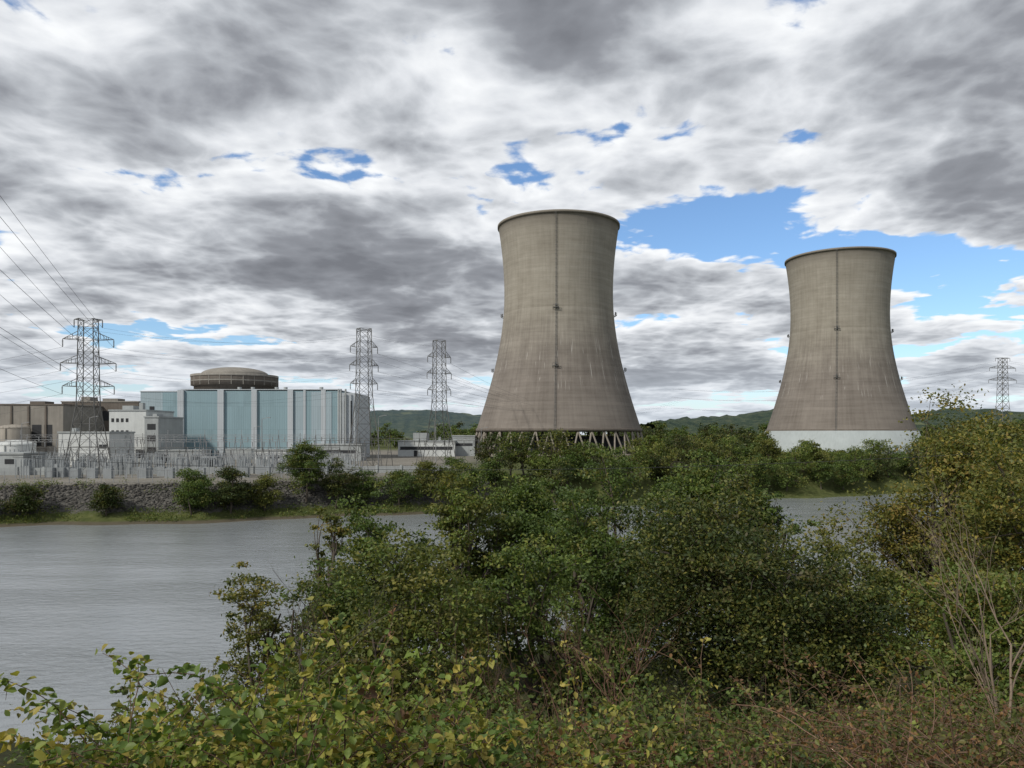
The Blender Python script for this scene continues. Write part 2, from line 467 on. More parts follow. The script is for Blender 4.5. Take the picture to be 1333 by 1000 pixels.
def block(name,px0,px1,Y,depth,top,mat,extra=None,win=None,trim=M_grey):
    par=empty(name); f=Y/1000.
    x0=(px0-666.5)*f; x1=(px1-666.5)*f
    mb=MB(); mb.box(x0,x1,Y,Y+depth,G-1,top,0); mb.obj('walls',[mat],par)
    mb=MB(); mb.box(x0-.25,x1+.25,Y-.25,Y+depth+.25,top+.003,top+.5,0); mb.obj('roof_coping',[trim],par)
    mb=MB()
    for (a,c_,z0,z1) in (win or []):
        mb.box(x0+(x1-x0)*a,x0+(x1-x0)*c_,Y-.08,Y-.003,z0,z1,0)
    if win: mb.obj('windows_and_doors',[M_dark],par)
    mb=MB()
    for (a,c_,y0,y1,z0,z1) in (extra or []):
        mb.box(x0+(x1-x0)*a,x0+(x1-x0)*c_,Y+y0,Y+y1,z0,z1,0)
    if extra: mb.obj('roof_units_and_ribs',[trim],par)
    return par
ribs=[(i/9-.004,i/9+.006,-.4,-.004,G-1,27.2) for i in range(1,9)]
block('concrete_auxiliary_building',-120,82,290,35,27.4,M_conc,extra=ribs+[(.7,.8,8,14,27.9,29.2)],
      win=[(.30,.36,18,21),(.80,.86,12,20),(.88,.93,12,20),(.62,.7,12.,16.),(.40,.55,13,14.)],trim=M_conc_dark)
block('brown_service_building',80,180,318,25,29.6,M_conc_dark,
      extra=[(.2,.32,3,9,30.1,32),(.5,.7,2,8,30.1,31.3),(.15,.16,-.3,-.004,8,29),(.45,.46,-.3,-.004,8,29)],
      win=[(.1,.3,24,26),(.5,.62,22,26)],trim=M_conc)
w=[(.06+.13*i,.13+.13*i,z,z+1.3) for i in range(4) for z in (12.5,16.5,20.7)]
block('white_office_building',142,190,270,22,24.6,M_white,extra=[(.2,.5,4,9,25.1,26.6),(.7,.8,3,5,25.1,27.6)],win=w+[(.72,.95,8,11)])
block('white_office_building',188,206,266,20,22.2,M_grey,extra=[(.2,.5,4,9,22.7,23.6)],win=[(.2,.8,10,12),(.2,.8,14,16),(.2,.8,18,20)])
block('white_warehouse',76,142,240,16,16.8,M_white,extra=[(.1,.2,4,6,17.3,18.4)],win=[(.1,.22,G,10.5),(.6,.66,G,9.5),(.8,.95,12,13.2)])
block('low_white_building',518,592,335,18,13.2,M_white,extra=[(.25,.5,3,12,13.7,17.),(.7,.74,3,5,13.7,15.2)],win=[(.04,.96,9.6,11.0),(.28,.34,G,9.3)])
block('low_white_building',588,618,340,14,15.4,M_grey,win=[(.1,.9,11.2,12.4)])
block('low_white_building',972,1000,395,12,11.2,M_white,win=[(.1,.4,8,10)])
block('pump_house',-30,30,205,10,11.0,M_grey,win=[(.2,.3,G,9),(.6,.8,8.5,9.8)])
block('equipment_shed',205,262,262,8,10.6,M_grey,win=[(.1,.25,G,9.5),(.5,.6,8,9)])
block('equipment_shed',330,372,255,8,10.9,M_white,win=[(.1,.25,G,9.5),(.5,.8,8.4,9.4)])
block('equipment_shed',395,470,280,10,12.4,M_grey,win=[(.1,.15,G,9.5),(.3,.9,9.4,10.6)])

def tank(name,x,y,r,h,mat):
    mb=MB(); prof=[(r,G-.5),(r,G+h)]
    for i in range(1,8):
        a=i/7*math.pi/2; prof.append((max(.03,r*math.cos(a)),G+h+r*.28*math.sin(a)))
    mb.lathe(x,y,prof,48)
    mb.lathe(x,y,[(r+.12,G+h-.15),(r+.12,G+h+.1)],48)
    mb.lathe(x,y,[(r+.06,G+h*.5),(r+.06,G+h*.5+.15)],48)
    for k in range(14):
        a=2*math.pi*k/14
        mb.strut((x+r*math.cos(a),y+r*math.sin(a),G+h),(x+r*math.cos(a),y+r*math.sin(a),G+h+1.1),.07)
    mb.lathe(x,y,[(r,G+h+1.05),(r+.05,G+h+1.15)],48)
    mb.strut((x,y-r-.2,G),(x,y-r-.2,G+h),.3)
    return mb.obj(name,[mat])
tank('storage_tank',-155,240,5.4,6.4,M_white)
tank('storage_tank',-143.5,262,4,5.,M_white)
tank('storage_tank',-184,284,5.,12,M_tan)

g=np.random.default_rng(11)
def gantry(name,x0,x1,y,h,n,mat=M_steel,bars=(1.,)):
    mb=MB()
    for i in range(n+1):
        x=x0+(x1-x0)*i/n
        mb.strut((x-.9,y-.6,G),(x,y,G+h),.14); mb.strut((x+.9,y+.6,G),(x,y,G+h),.14)
        mb.strut((x,y,G+h),(x,y,G+h+1.6),.1)
        mb.strut((x-.45,y-.3,G+h*.5),(x+.45,y+.3,G+h*.5),.1)
    for f in bars:
        z=G+h*f
        for dz in (0,-.7):
            mb.strut((x0,y,z+dz),(x1,y,z+dz),.1)
        m_=int(abs(x1-x0)/1.4)
        for i in range(m_):
            xa=x0+(x1-x0)*i/m_; xb=x0+(x1-x0)*(i+1)/m_
            mb.strut((xa,y,z if i%2 else z-.7),(xb,y,z-.7 if i%2 else z),.06)
    for i in range(n*3):
        x=x0+(x1-x0)*(i+.5)/(n*3)
        mb.strut((x,y,G+h*bars[0]-.7),(x,y,G+h*bars[0]-2.1),.16,0,6)
    return mb.obj(name,[mat])
gantry('switchyard_gantry',-150,-60,222,8.2,9)
gantry('switchyard_gantry',-128,-46,205,6.2,8,M_steel_dark)
gantry('switchyard_gantry',-160,-52,250,9.5,9)
gantry('switchyard_gantry',-112,-36,188,5.0,7)
gantry('switchyard_gantry',-64,-10,232,8.5,6,M_steel_dark)
gantry('pipe_rack',-146,-122,262,8.5,6,M_steel_dark,(1.,.55))
def breaker(x,y,k):
    mb=MB()
    if k==0:
        mb.box(x-.9,x+.9,y-.6,y+.6,G,G+2.2)
        for d in (-.6,0,.6):
            for j in range(5): mb.cyl(x+d,y,G+2.2+j*.32,G+2.45+j*.32,.16,.12,8)
            mb.cyl(x+d,y,G+2.2,G+4.0,.07,.07,8)
    else:
        for d in (-1.2,0,1.2):
            mb.strut((x+d,y,G),(x+d,y,G+2.6),.15)
            for j in range(5): mb.cyl(x+d,y,G+2.6+j*.3,G+2.8+j*.3,.18,.12,8)
            mb.cyl(x+d,y,G+2.6,G+4.3,.06,.06,8)
        mb.strut((x-1.4,y,G+4.3),(x+1.4,y,G+4.3),.09)
    return mb
mbs=MB()
for i in range(150):
    y=g.uniform(168,245); x=g.uniform(-.66*y,-.2*y)
    m2=breaker(x,y,int(g.integers(0,2))); o=len(mbs.v)
    mbs.v+=m2.v; mbs.f+=[tuple(o+k for k in f) for f in m2.f]; mbs.m+=m2.m; mbs.sm+=m2.sm
mbs.obj('switchyard_equipment',[M_equip])
for (x,y) in ((-118,232),(-96,236),(-84,214),(-62,240),(-140,216)):
    mb=MB(); mb.box(x-2.2,x+2.2,y-1.5,y+1.5,G+.3,G+3.6); mb.box(x-2.6,x+2.6,y-1.8,y+1.8,G,G+.297)
    for k in range(7): mb.box(x-2+k*.6,x-1.8+k*.6,y-2.2,y-1.503,G+.7,G+3.2)
    for d in (-1.2,0,1.2):
        for j in range(6): mb.cyl(x+d,y,G+3.6+j*.3,G+3.8+j*.3,.22,.14,8)
        mb.cyl(x+d,y,G+3.6,G+5.6,.08,.08,8)
    mb.cyl(x+1.6,y+.8,G+4.,G+5.,.5,.5,12)
    mb.obj('power_transformer',[M_equip])
for (x,y,h) in ((-110,200,14),(-70,215,14),(-40,230,15),(-150,235,13),(-26,262,13),(-88,262,12),(-12,300,12)):
    mb=MB(); mb.cyl(x,y,G,G+h,.16,.09,8); mb.strut((x,y,G+h),(x+1.8,y-.4,G+h+.4),.1); mb.box(x+1.6,x+2.5,y-.6,y-.2,G+h+.3,G+h+.48)
    mb.obj('light_pole',[M_steel])

# perimeter fence
mb=MB(); px=None; x=-150.
while x<-5:
    y=float(far_shore(x))+14.5; z=float(H(x,y))
    mb.strut((x,y,z-.2),(x,y,z+2.6),.09)
    if px:
        for zz in (.2,1.3,2.45): mb.strut((px[0],px[1],px[2]+zz),(x,y,z+zz),.05)
    px=(x,y,z); x+=2.6
mb.obj('perimeter_fence',[M_steel])
mb=MB(); x=-160.; pts=[]
while x<-14:
    pts.append((x,178+.12*(x+160))); x+=6
for (a,b_) in zip(pts[:-1],pts[1:]):
    mb.poly([(a[0],a[1],G),(b_[0],b_[1],G),(b_[0],b_[1],G+1.7),(a[0],a[1],G+1.7)])
    mb.poly([(a[0],a[1]+.3,G),(b_[0],b_[1]+.3,G),(b_[0],b_[1]+.3,G+1.7),(a[0],a[1]+.3,G+1.7)])
    mb.poly([(a[0],a[1],G+1.7),(b_[0],b_[1],G+1.7),(b_[0],b_[1]+.3,G+1.7),(a[0],a[1]+.3,G+1.7)])
    mb.box(a[0]-.25,a[0]+.25,a[1]-.2,a[1]+.5,G,G+1.95)
mb.obj('concrete_barrier_wall',[M_grey])

# ------------------------------------------------------------------ pylons
def pylon(name,x,y,z0,top,base,waist_z,waist,topw,arms,rot=0.,lw=.17,bw=.085):
    mb=MB()
    def half(z):
        if z<waist_z: return base+(waist-base)*(z-z0)/(waist_z-z0)
        return waist+(topw-waist)*(z-waist_z)/(top-waist_z)
    c,s=math.cos(rot),math.sin(rot)
    def P(u,v,z): return (x+u*c-v*s,y+u*s+v*c,z)
    lv=[z0]; z=z0
    while z<top-.5:
        z+=max(2.0,half(z)*1.7); lv.append(min(z,top))
    if lv[-1]<top: lv.append(top)
    cr=[(-1,-1),(1,-1),(1,1),(-1,1)]
    for a,b_ in zip(lv[:-1],lv[1:]):
        ha,hb=half(a),half(b_)
        for k in range(4):
            u,v=cr[k]; u2,v2=cr[(k+1)%4]
            mb.strut(P(u*ha,v*ha,a),P(u*hb,v*hb,b_),lw)
            mb.strut(P(u*ha,v*ha,a),P(u2*hb,v2*hb,b_),bw); mb.strut(P(u2*ha,v2*ha,a),P(u*hb,v*hb,b_),bw)
            mb.strut(P(u*hb,v*hb,b_),P(u2*hb,v2*hb,b_),bw)
    tips=[]
    for (za,la,both) in arms:
        h=half(za); h2=half(min(top,za+1.8))
        for sg in ((-1,1) if both==2 else (both,)):
            tip=P(sg*la,0,za+.1)
            for v in (-1,1):
                mb.strut(P(sg*h,v*h,za),tip,lw*.7); mb.strut(P(sg*h2,v*h2,min(top,za+1.8)),tip,lw*.6)
                for t in (.35,.65):
                    pa=[P(sg*h,v*h,za)[i]*(1-t)+tip[i]*t for i in range(3)]
                    pb=[P(sg*h2,v*h2,min(top,za+1.8))[i]*(1-t)+tip[i]*t for i in range(3)]
                    mb.strut(pa,pb,bw)
            bot=(tip[0],tip[1],tip[2]-1.9)
            mb.strut(tip,bot,.1,0,6)
            for j in range(5): mb.cyl(tip[0],tip[1],tip[2]-.4-j*.32,tip[2]-.25-j*.32,.18,.13,8)
            tips.append(bot)
    mb.obj(name,[M_steel_dark])
    return tips
t1=pylon('transmission_pylon',-99.3,180,6.5,43.4,4.1,23.5,1.9,1.6,[(43.2,3.1,2),(38.6,5.6,2),(33.0,6.1,2),(27.6,5.7,2)],.15)
t2=pylon('transmission_pylon',-44.3,230,6.5,48.,4.2,27,2.0,1.7,[(47.8,2.3,2),(42.5,4.2,2),(37.,4.4,2),(31.5,4.2,2)],.5)
t3=pylon('transmission_pylon',-23.2,245,6.5,46.3,4.2,25,1.8,1.5,[(46.1,2.2,2),(41,4.,2),(35.8,4.2,2),(30.5,4.,2)],.5)
t4=pylon('transmission_pylon',287.5,450,6.5,61,4.6,34,2.2,1.6,[(60.8,5.,2),(55,9,2),(48,9.6,2)],.2,.24,.13)

def wire(mb,a,b_,sag,n=28,r=.05):
    a=np.array(a);b_=np.array(b_)
    pr=None
    for i in range(n+1):
        t=i/n; p=a*(1-t)+b_*t; p[2]-=sag*4*t*(1-t)
        if pr is not None: mb.strut(tuple(pr),tuple(p),r,0,4)
        pr=p
mb=MB()
nxt=np.array([-20.,-70.,0])
for (tx,ty,tz) in t1:
    du=(tx+99.3)
    wire(mb,(tx,ty,tz),(nxt[0]+du*.9,nxt[1]+du*.45,tz+36+(tz-34)*1.2),3.2+abs(du)*.05,40,.045)
for A,B,sg in ((t1,t2,3.),(t2,t3,.4)):
    for a,b_ in zip(A,B): wire(mb,a,b_,sg,24,.03)
for i,a in enumerate(t3[2:]):
    wire(mb,a,(60+i*4,520,40+3*(i//2)),9,30,.04)
for i,a in enumerate(t2[2:]):
    wire(mb,a,(120+i*4,620,36+4*(i//2)),9,30,.04)
for i,a in enumerate(t4): wire(mb,a,(tuple((80+a[0]*.1,520,a[2]-12))),8,24,.06); wire(mb,a,(a[0]+260,a[1]+30,a[2]),8,24,.06)
for i,a in enumerate(t1[2:]):
    wire(mb,a,(a[0]-200,a[1]+60,a[2]-6),6,24,.04)
mb.obj('transmission_wires',[M_wire])
mb=MB(); wire(mb,(-26,40,15.3),(30,34,16.3),1.0,50,.02); mb.obj('overhead_cable',[M_dark])

# ------------------------------------------------------------------ vegetation
def pal(L,k): return [tuple(c*k for c in p) for p in L]
GREEN=pal([(.05,.078,.018),(.066,.098,.022),(.04,.064,.016),(.088,.115,.028),(.06,.088,.03)],1.4)
LIME=pal([(.085,.12,.03),(.105,.135,.03),(.07,.10,.025),(.13,.14,.035)],1.35)
OLIVE=pal([(.085,.092,.022),(.10,.108,.028),(.065,.08,.02),(.125,.118,.03),(.055,.07,.02)],1.4)
YELL=pal([(.16,.14,.03),(.19,.16,.035),(.11,.115,.03),(.09,.10,.025),(.15,.11,.03)],1.35)
DARK=pal([(.03,.045,.014),(.042,.06,.018),(.027,.04,.012),(.058,.07,.022),(.065,.06,.022)],1.25)
RUST=pal([(.13,.07,.035),(.095,.055,.03),(.075,.07,.025),(.17,.095,.04),(.055,.06,.02),(.10,.09,.03)],1.2)
VINE=pal([(.15,.18,.04),(.11,.15,.035),(.20,.19,.045),(.08,.12,.03),(.07,.11,.025),(.24,.20,.05)],1.4)
BARK=(.09,.075,.06)

def bez(a,b_,g,wig=.12,n=7,lift=.15):
    a=np.array(a,float);b_=np.array(b_,float);L=np.linalg.norm(b_-a)
    m1=a*.6+b_*.4+g.normal(size=3)*L*wig+np.array([0,0,L*lift])
    t=np.linspace(0,1,n)[:,None]
    return (1-t)**2*a+2*t*(1-t)*m1+t*t*b_

def crown_tree(q,x,y,top,rx,ry,bot,seed,nclump,lpc,leaf,pal,pal2=None,p2=.12,trunk=True,asp=.55,clr=None,fold=False,lobes=11,z0=None,bark=BARK,trunks=1,loose=.0):
    g=np.random.default_rng(seed)
    zb=float(H(x,y)) if z0 is None else z0
    cz=(top+bot)/2; rz=(top-bot)/2
    LC=[];LR=[]
    for i in range(lobes):
        d=g.normal(size=3); d/=np.linalg.norm(d); d[2]=d[2]*.9+.1
        k=g.uniform(.45,.76); r=g.uniform(.24,.42)
        LC.append([x+d[0]*rx*k,y+d[1]*ry*k,cz+d[2]*rz*k]); LR.append(r)
    LC.append([x,y,cz-.1*rz]); LR.append(.5)
    LC.append([x+g.normal()*rx*.15,y,cz+rz*.62]); LR.append(.34)
    LC=np.array(LC);LR=np.array(LR)
    pr=LR**2; pr/=pr.sum(); li=g.choice(len(LC),nclump,p=pr)
    d=g.normal(size=(nclump,3)); d/=np.linalg.norm(d,axis=1,keepdims=True)
    rr=g.uniform(0,1,(nclump,1))**.4
    out=(g.uniform(0,1,(nclump,1))<loose)*g.uniform(.05,.35,(nclump,1))
    CC=LC[li]+d*(rr+out)*LR[li][:,None]*np.array([rx,ry,rz])
    lo=H(CC[:,0],CC[:,1])+.3; CC[:,2]=np.maximum(CC[:,2],lo)
    cr=clr or max(.3,min(rx,rz)*.12)
    crs=cr*g.uniform(.6,1.35,(nclump,1,1))
    P=CC[:,None,:]+g.normal(size=(nclump,lpc,3))*crs*np.array([.65,.65,.3])
    allp=np.array(list(pal)+list(pal2 or []))
    base=g.integers(0,len(pal),(nclump,1)); idx=np.where(g.random((nclump,lpc))<.65,base,g.integers(0,len(pal),(nclump,lpc)))
    if pal2:
        lobe2=g.random(len(LC))<p2
        cl2=(g.random((nclump,1))<p2*.6)|(lobe2[li][:,None]&(g.random((nclump,1))<.6))
        idx=np.where(cl2&(g.random((nclump,lpc))<.75),len(pal)+g.integers(0,len(pal2),(nclump,lpc)),idx)
    q.leaves(P.reshape(-1,3),leaf,leaf*asp,allp,g,.5,1,fold,pidx=idx.ravel())
    if trunk:
        h=top-zb
        tips=[]
        for tk in range(trunks):
            bx_=x+(g.normal()*.5 if trunks>1 else 0); by_=y+(g.normal()*.5 if trunks>1 else 0)
            tp=np.array([x+g.normal()*rx*.25,y+g.normal()*ry*.25,zb+h*.72])
            pts=bez((bx_,by_,zb-.4),tp,g,.05,10,0); r0=h*.018/math.sqrt(trunks)+.05
            q.tube(pts,np.linspace(r0,r0*.3,10),bark,7)
            tips.append((pts,r0))
        sk=[]
        for i,c_ in enumerate(LC):
            pts,r0=tips[i%len(tips)]; k=int(g.integers(3,9)); s0=pts[k]
            p2_=bez(s0,c_,g,.1,8); q.tube(p2_,np.linspace(r0*.45,r0*.12,8),bark,5); sk.append(p2_)
        for i in g.choice(nclump,min(nclump,110),replace=False):
            s=sk[li[i]]; st=s[int(g.integers(3,8))]
            q.tube(bez(st,CC[i],g,.12,5,.05),np.linspace(r0*.13,.012,5),bark,4)

def tree(name,*a,**k):
    q=QS(); crown_tree(q,*a,**k); return q.obj(name,[M_bark,M_leaf])

# near bank trees (x,y,top,rx,ry,bot,seed,clumps,leaves/clump,leaf)
tree('broadleaf_tree',-3.6,27,12.5,5.6,4.4,2.8,1,450,90,.17,OLIVE,LIME,.35,trunks=3,loose=.25)
tree('broadleaf_tree',1.8,31,12.7,3.6,3.6,3.2,41,250,85,.18,LIME,GREEN,.35,trunks=2,loose=.2)
tree('broadleaf_tree',-8.2,31,11.6,3.8,3.5,1.6,2,280,80,.17,GREEN,OLIVE,.3,trunks=3,loose=.25)
tree('slender_broadleaf_tree',-11.1,34,10.9,2.7,2.6,1.2,42,190,75,.17,OLIVE,YELL,.3,trunks=3,loose=.35)
tree('slender_broadleaf_tree',-9.4,40,13.3,1.6,1.8,2.5,7,110,75,.19,OLIVE,YELL,.4,loose=.35)
tree('dark_broadleaf_tree',10.2,32,15.1,7.6,5.5,2.2,3,900,90,.18,DARK,OLIVE,.4,trunks=2,loose=.06,lobes=15)
tree('broadleaf_tree',1.2,50,15.2,5.4,5,2,4,380,85,.25,GREEN,LIME,.2,loose=.15)
tree('broadleaf_tree',6.6,47,16.3,4.8,4,2,5,400,85,.23,GREEN,OLIVE,.25,loose=.15)
tree('broadleaf_tree',-3.4,46,14.4,4.0,3.2,2,6,300,80,.23,OLIVE,LIME,.3,loose=.25)
tree('broadleaf_tree',-8.2,46,13.9,4.2,3.2,.8,43,330,75,.22,GREEN,OLIVE,.35,loose=.2)
tree('broadleaf_tree',12.6,53,15.6,4.4,4,2,8,340,80,.24,LIME,GREEN,.4,loose=.15)
tree('broadleaf_tree',17.8,55,13.2,3.6,4,1.4,18,240,75,.24,GREEN,DARK,.3,loose=.1)
tree('broadleaf_tree',16.9,40,12.0,3.8,3,1.2,44,300,80,.2,OLIVE,GREEN,.3,loose=.2)
tree('yellowing_tree',25.2,43,17.6,6.6,5,2.4,9,560,85,.22,YELL,OLIVE,.45,loose=.15)
tree('yellowing_tree',21.0,31,17.0,4.8,4,3,10,440,85,.18,OLIVE,YELL,.5,loose=.25)
tree('broadleaf_tree',16.8,27,12.2,4.4,3.5,3.4,11,380,80,.17,LIME,YELL,.35,trunks=2,loose=.25)
tree('broadleaf_tree',32,52,18.8,6.6,5,2,12,400,75,.25,OLIVE,YELL,.4,loose=.1)
tree('broadleaf_tree',4.0,39,13.4,3.4,3.2,2,14,280,80,.2,GREEN,OLIVE,.2,loose=.25)

# far bank bushes
def bush(name,x,y,top,rx,seed,nc,pal,pal2=OLIVE,leaf=.36,bot=None):
    return tree(name,x,y,top,rx,rx*.8,float(H(x,y))+.2 if bot is None else bot,seed,nc,50,leaf,pal,pal2,.2,lobes=8,clr=.75)
def fb(name,px,top,rx,seed,nc,pal,d=4,**k):
    Y=140.
    for _ in range(6):
        X=(px-666.5)/1000*Y; Y=float(far_shore(X))+d
    bush(name,X,Y,top,rx,seed,nc,pal,**k)
fb('shore_bush',28,7.4,4.8,21,150,DARK); fb('shore_bush',138,7.2,3.8,22,130,DARK); fb('shore_bush',-25,6.,4,23,90,DARK)
fb('shore_bush',250,10.4,5.8,24,260,GREEN); fb('shore_bush',300,10.4,6.,25,270,DARK); fb('shore_bush',345,9.,3.8,26,120,OLIVE)
fb('shore_tree',398,15.5,5.6,27,310,GREEN,d=6); fb('shore_tree',436,12,4.8,28,180,DARK); fb('shore_bush',475,9.5,4.8,29,150,GREEN)
fb('shore_bush',520,9.5,5.4,30,160,GREEN); fb('shore_tree',565,11.5,5.5,31,190,OLIVE); fb('shore_tree',600,12.,6,32,190,GREEN)
def mass(name,items,leaf,lpc=45,seed=50):
    q=QS()
    for i,(x,y,top,rx,nc,pal) in enumerate(items):
        zb=float(H(x,y))
        crown_tree(q,x,y,top,rx,rx,max(zb,.2)-1.,seed+i,nc,lpc,leaf,pal,OLIVE,.2,lobes=8,clr=rx*.2)
    return q.obj(name,[M_bark,M_leaf])
g=np.random.default_rng(5); items=[]
for px in range(640,1500,15):
    Y=180.; dd=g.uniform(2,14)
    for _ in range(6):
        X=(px-666.5)/1000*Y; Y=float(far_shore(X))+dd
    hgt=g.uniform(9,15)
    items.append((X+g.uniform(-2,2),Y,max(float(H(X,Y)),1)+hgt*.8,g.uniform(4,6.5),90,[GREEN,LIME,GREEN,OLIVE,DARK][int(g.integers(0,5))]))
mass('shoreline_trees',items,.5,36)
q=QS(); g=np.random.default_rng(77); n=900
gx_=g.uniform(-130,0,n); keep=np.sin(gx_*.11)+np.sin(gx_*.29+2)+g.normal(size=n)*.5>-.6; gx_=gx_[keep]; n=len(gx_)
gd=np.where(g.random(n)<.7,g.uniform(1.2,5.5,n),g.uniform(9,15,n)); gy_=far_shore(gx_)+gd; gz_=H(gx_,gy_)
P=np.stack([gx_,gy_,gz_],-1)[:,None,:]+np.abs(g.normal(size=(n,28,3)))*np.array([.01,.01,.5])*g.uniform(.4,1.3,(n,1,1))+g.normal(size=(n,28,3))*np.array([.6,.5,.05])
q.leaves(P.reshape(-1,3),.34,.16,GREEN+LIME+OLIVE,g,.2)
q.obj('shoreline_undergrowth',[M_bark,M_leaf])
items=[]
g=np.random.default_rng(6)
for i in range(80):
    Y=g.uniform(270,330); px=g.uniform(840,1000) if i<34 else g.uniform(1190,1600)
    if 34<=i<48: px=g.uniform(880,1150); Y=g.uniform(230,270)
    X=(px-666.5)/1000*Y
    items.append((X,Y,g.uniform(13.5,18) if px<1000 or px>1190 else g.uniform(9.5,12),g.uniform(4,7),60,[GREEN,DARK,OLIVE,LIME][int(g.integers(0,4))]))
mass('island_trees',items,.8,32,200)
items=[]
for i in range(190):
    Y=g.uniform(500,640); X=g.uniform(-.5,.75)*Y
    items.append((X,Y,g.uniform(18,27),g.uniform(7,11),42,[GREEN,DARK,GREEN][int(g.integers(0,3))]))
mass('distant_tree_line',items,1.6,22,400)

# hills
def hill_obj(name,x0,x1,yc,depth,prof,seed,res=9):
    xs_=np.arange(x0,x1,res); ys_=np.linspace(yc-depth,yc+depth,46)
    X,Y=np.meshgrid(xs_,ys_)
    base=np.interp(xs_,[p[0] for p in prof],[p[1] for p in prof])
    k=np.cos((Y-yc)/depth*math.pi/2)**1.2
    Z=np.zeros_like(X)
    for j in range(X.shape[0]):
        for i in range(X.shape[1]):
            Z[j,i]=mnoise.noise((X[j,i]*.035+seed,Y[j,i]*.035,0))*6+mnoise.noise((X[j,i]*.09+seed,Y[j,i]*.09,3))*4.5+mnoise.noise((X[j,i]*.006,Y[j,i]*.006,seed))*14
    Z=base[None]*k+Z*k+4
    V=np.stack([X,Y,Z],-1).reshape(-1,3); nx=len(xs_); ny=len(ys_)
    I=(np.arange(ny-1)[:,None]*nx+np.arange(nx-1)[None,:]).ravel()
    q=QS(); q.add(V,np.stack([I,I+1,I+nx+1,I+nx],-1),(.1,.1,.1),0); return q.obj(name,[M_hill])
M_hill,T,b=newmat('forested_hill',.95,.05)
pos=T.new('ShaderNodeNewGeometry').outputs['Position']; gx,gy,gz=T.sep(pos)
n1=T.noise(pos,.05,8,.8); n2=T.noise(pos,.006,3,.5)
c=T.ramp(n1,[(.40,(.03,.05,.03)),(.5,(.06,.085,.045)),(.60,(.11,.125,.065))])
c=T.mix(T.smooth(n2,.60,.64),c,(.17,.19,.09)); c=T.mix(T.smooth(gy,900,2800,.05,.7),c,(.11,.15,.19))  # aerial haze painted into the hill colour, bluer with distance
T.put(b.inputs['Base Color'],c); bump(T,b,n1,1.,8.)
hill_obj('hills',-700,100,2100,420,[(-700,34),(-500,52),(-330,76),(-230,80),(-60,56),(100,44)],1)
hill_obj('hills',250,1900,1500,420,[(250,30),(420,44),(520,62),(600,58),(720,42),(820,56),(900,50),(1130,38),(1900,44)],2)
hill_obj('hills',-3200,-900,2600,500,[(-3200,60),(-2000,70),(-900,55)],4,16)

# foreground arching shrubs
def stems(name,regions,n,L,leafL,pal,seed,asp=.6,fold=True,nl=70,spread=.16,stemcol=(.11,.07,.045),up=.6,lean=.45):
    g=np.random.default_rng(seed); q=QS(); P=[]; I_=[]
    for i in range(n):
        x0,x1,y0,y1=regions[int(g.integers(0,len(regions)))]
        x=g.uniform(x0,x1);y=g.uniform(y0,y1);z=float(H(x,y))-.05
        l=g.uniform(*L); th=g.uniform(0,6.28); ln=g.uniform(.1,lean)
        d=np.array([math.cos(th)*ln,math.sin(th)*ln,1.]); d/=np.linalg.norm(d)
        p=np.array([x,y,z]); pts=[p.copy()]; k=14
        for j in range(k):
            d=d+g.normal(size=3)*.09+np.array([math.cos(th)*.05,math.sin(th)*.05,-.075*(j/k)*2.2]); d/=np.linalg.norm(d)
            p=p+d*l/k; pts.append(p.copy())
        pts=np.array(pts); q.tube(pts,np.linspace(.011,.003,k+1),np.array(stemcol)*g.uniform(.6,1.5),4)
        t=g.uniform(.18,1,nl)**.8*k; ii=np.minimum(t.astype(int),k-1); fr=(t-ii)[:,None]
        c_=pts[ii]*(1-fr)+pts[ii+1]*fr
        sp=spread*(1.25-t[:,None]/k)
        off=g.normal(size=(nl,3))*sp*np.array([1,1,.6]); P.append(c_+off)
        b0=int(g.integers(0,len(pal))); I_.append(np.where(g.random(nl)<.55,b0,g.integers(0,len(pal),nl)))
        for j in range(5):
            u=int(g.integers(4,k)); q.tube([pts[u],pts[u]+g.normal(size=3)*spread*1.2],[.004,.002],stemcol,3)
    P=np.concatenate(P)
    q.leaves(P,leafL,leafL*asp,pal,g,up,1,fold,pidx=np.concatenate(I_))
    return q.obj(name,[M_bark,M_leaf])
stems('climbing_vine_shrub',[(-3.9,-1.6,6,8),(-3.2,.2,6,9)],120,(1.5,2.7),.095,VINE,71,asp=.7,nl=75)
stems('climbing_vine_shrub',[(-2.6,1.6,6.2,9.5)],120,(1.1,1.9),.085,VINE+VINE+RUST,72,asp=.7,nl=75)
stems('bramble_thicket',[(-.8,2.6,7,11)],120,(1.0,2.0),.065,RUST+OLIVE+VINE,73,nl=70,stemcol=(.16,.09,.06))
stems('bramble_thicket',[(3.6,7.5,6.2,10.5),(4.6,8.5,7,12)],270,(1.4,3.0),.06,RUST+RUST+OLIVE,74,nl=75,stemcol=(.16,.10,.07))
stems('slope_shrubs',[(-6.5,3,10,17)],250,(1.4,2.7),.11,VINE+GREEN+OLIVE,75,nl=70,spread=.25)
stems('slope_shrubs',[(1,13,10.5,19)],270,(1.1,2.3),.11,OLIVE+GREEN+LIME+RUST,76,nl=70,spread=.25)
stems('slope_shrubs',[(-7,14,17,27)],240,(1.3,2.8),.16,GREEN+LIME+OLIVE,77,nl=70,spread=.4,fold=False)
stems('slope_shrubs',[(-15,-4,24,37),(12,22,19,30)],240,(1.2,3.2),.17,GREEN+OLIVE+LIME,78,nl=70,spread=.4,fold=False)
stems('tall_weeds',[(-4,9,11,17)],50,(2.6,4.1),.09,VINE+OLIVE+RUST,79,nl=40,spread=.14,lean=.3)

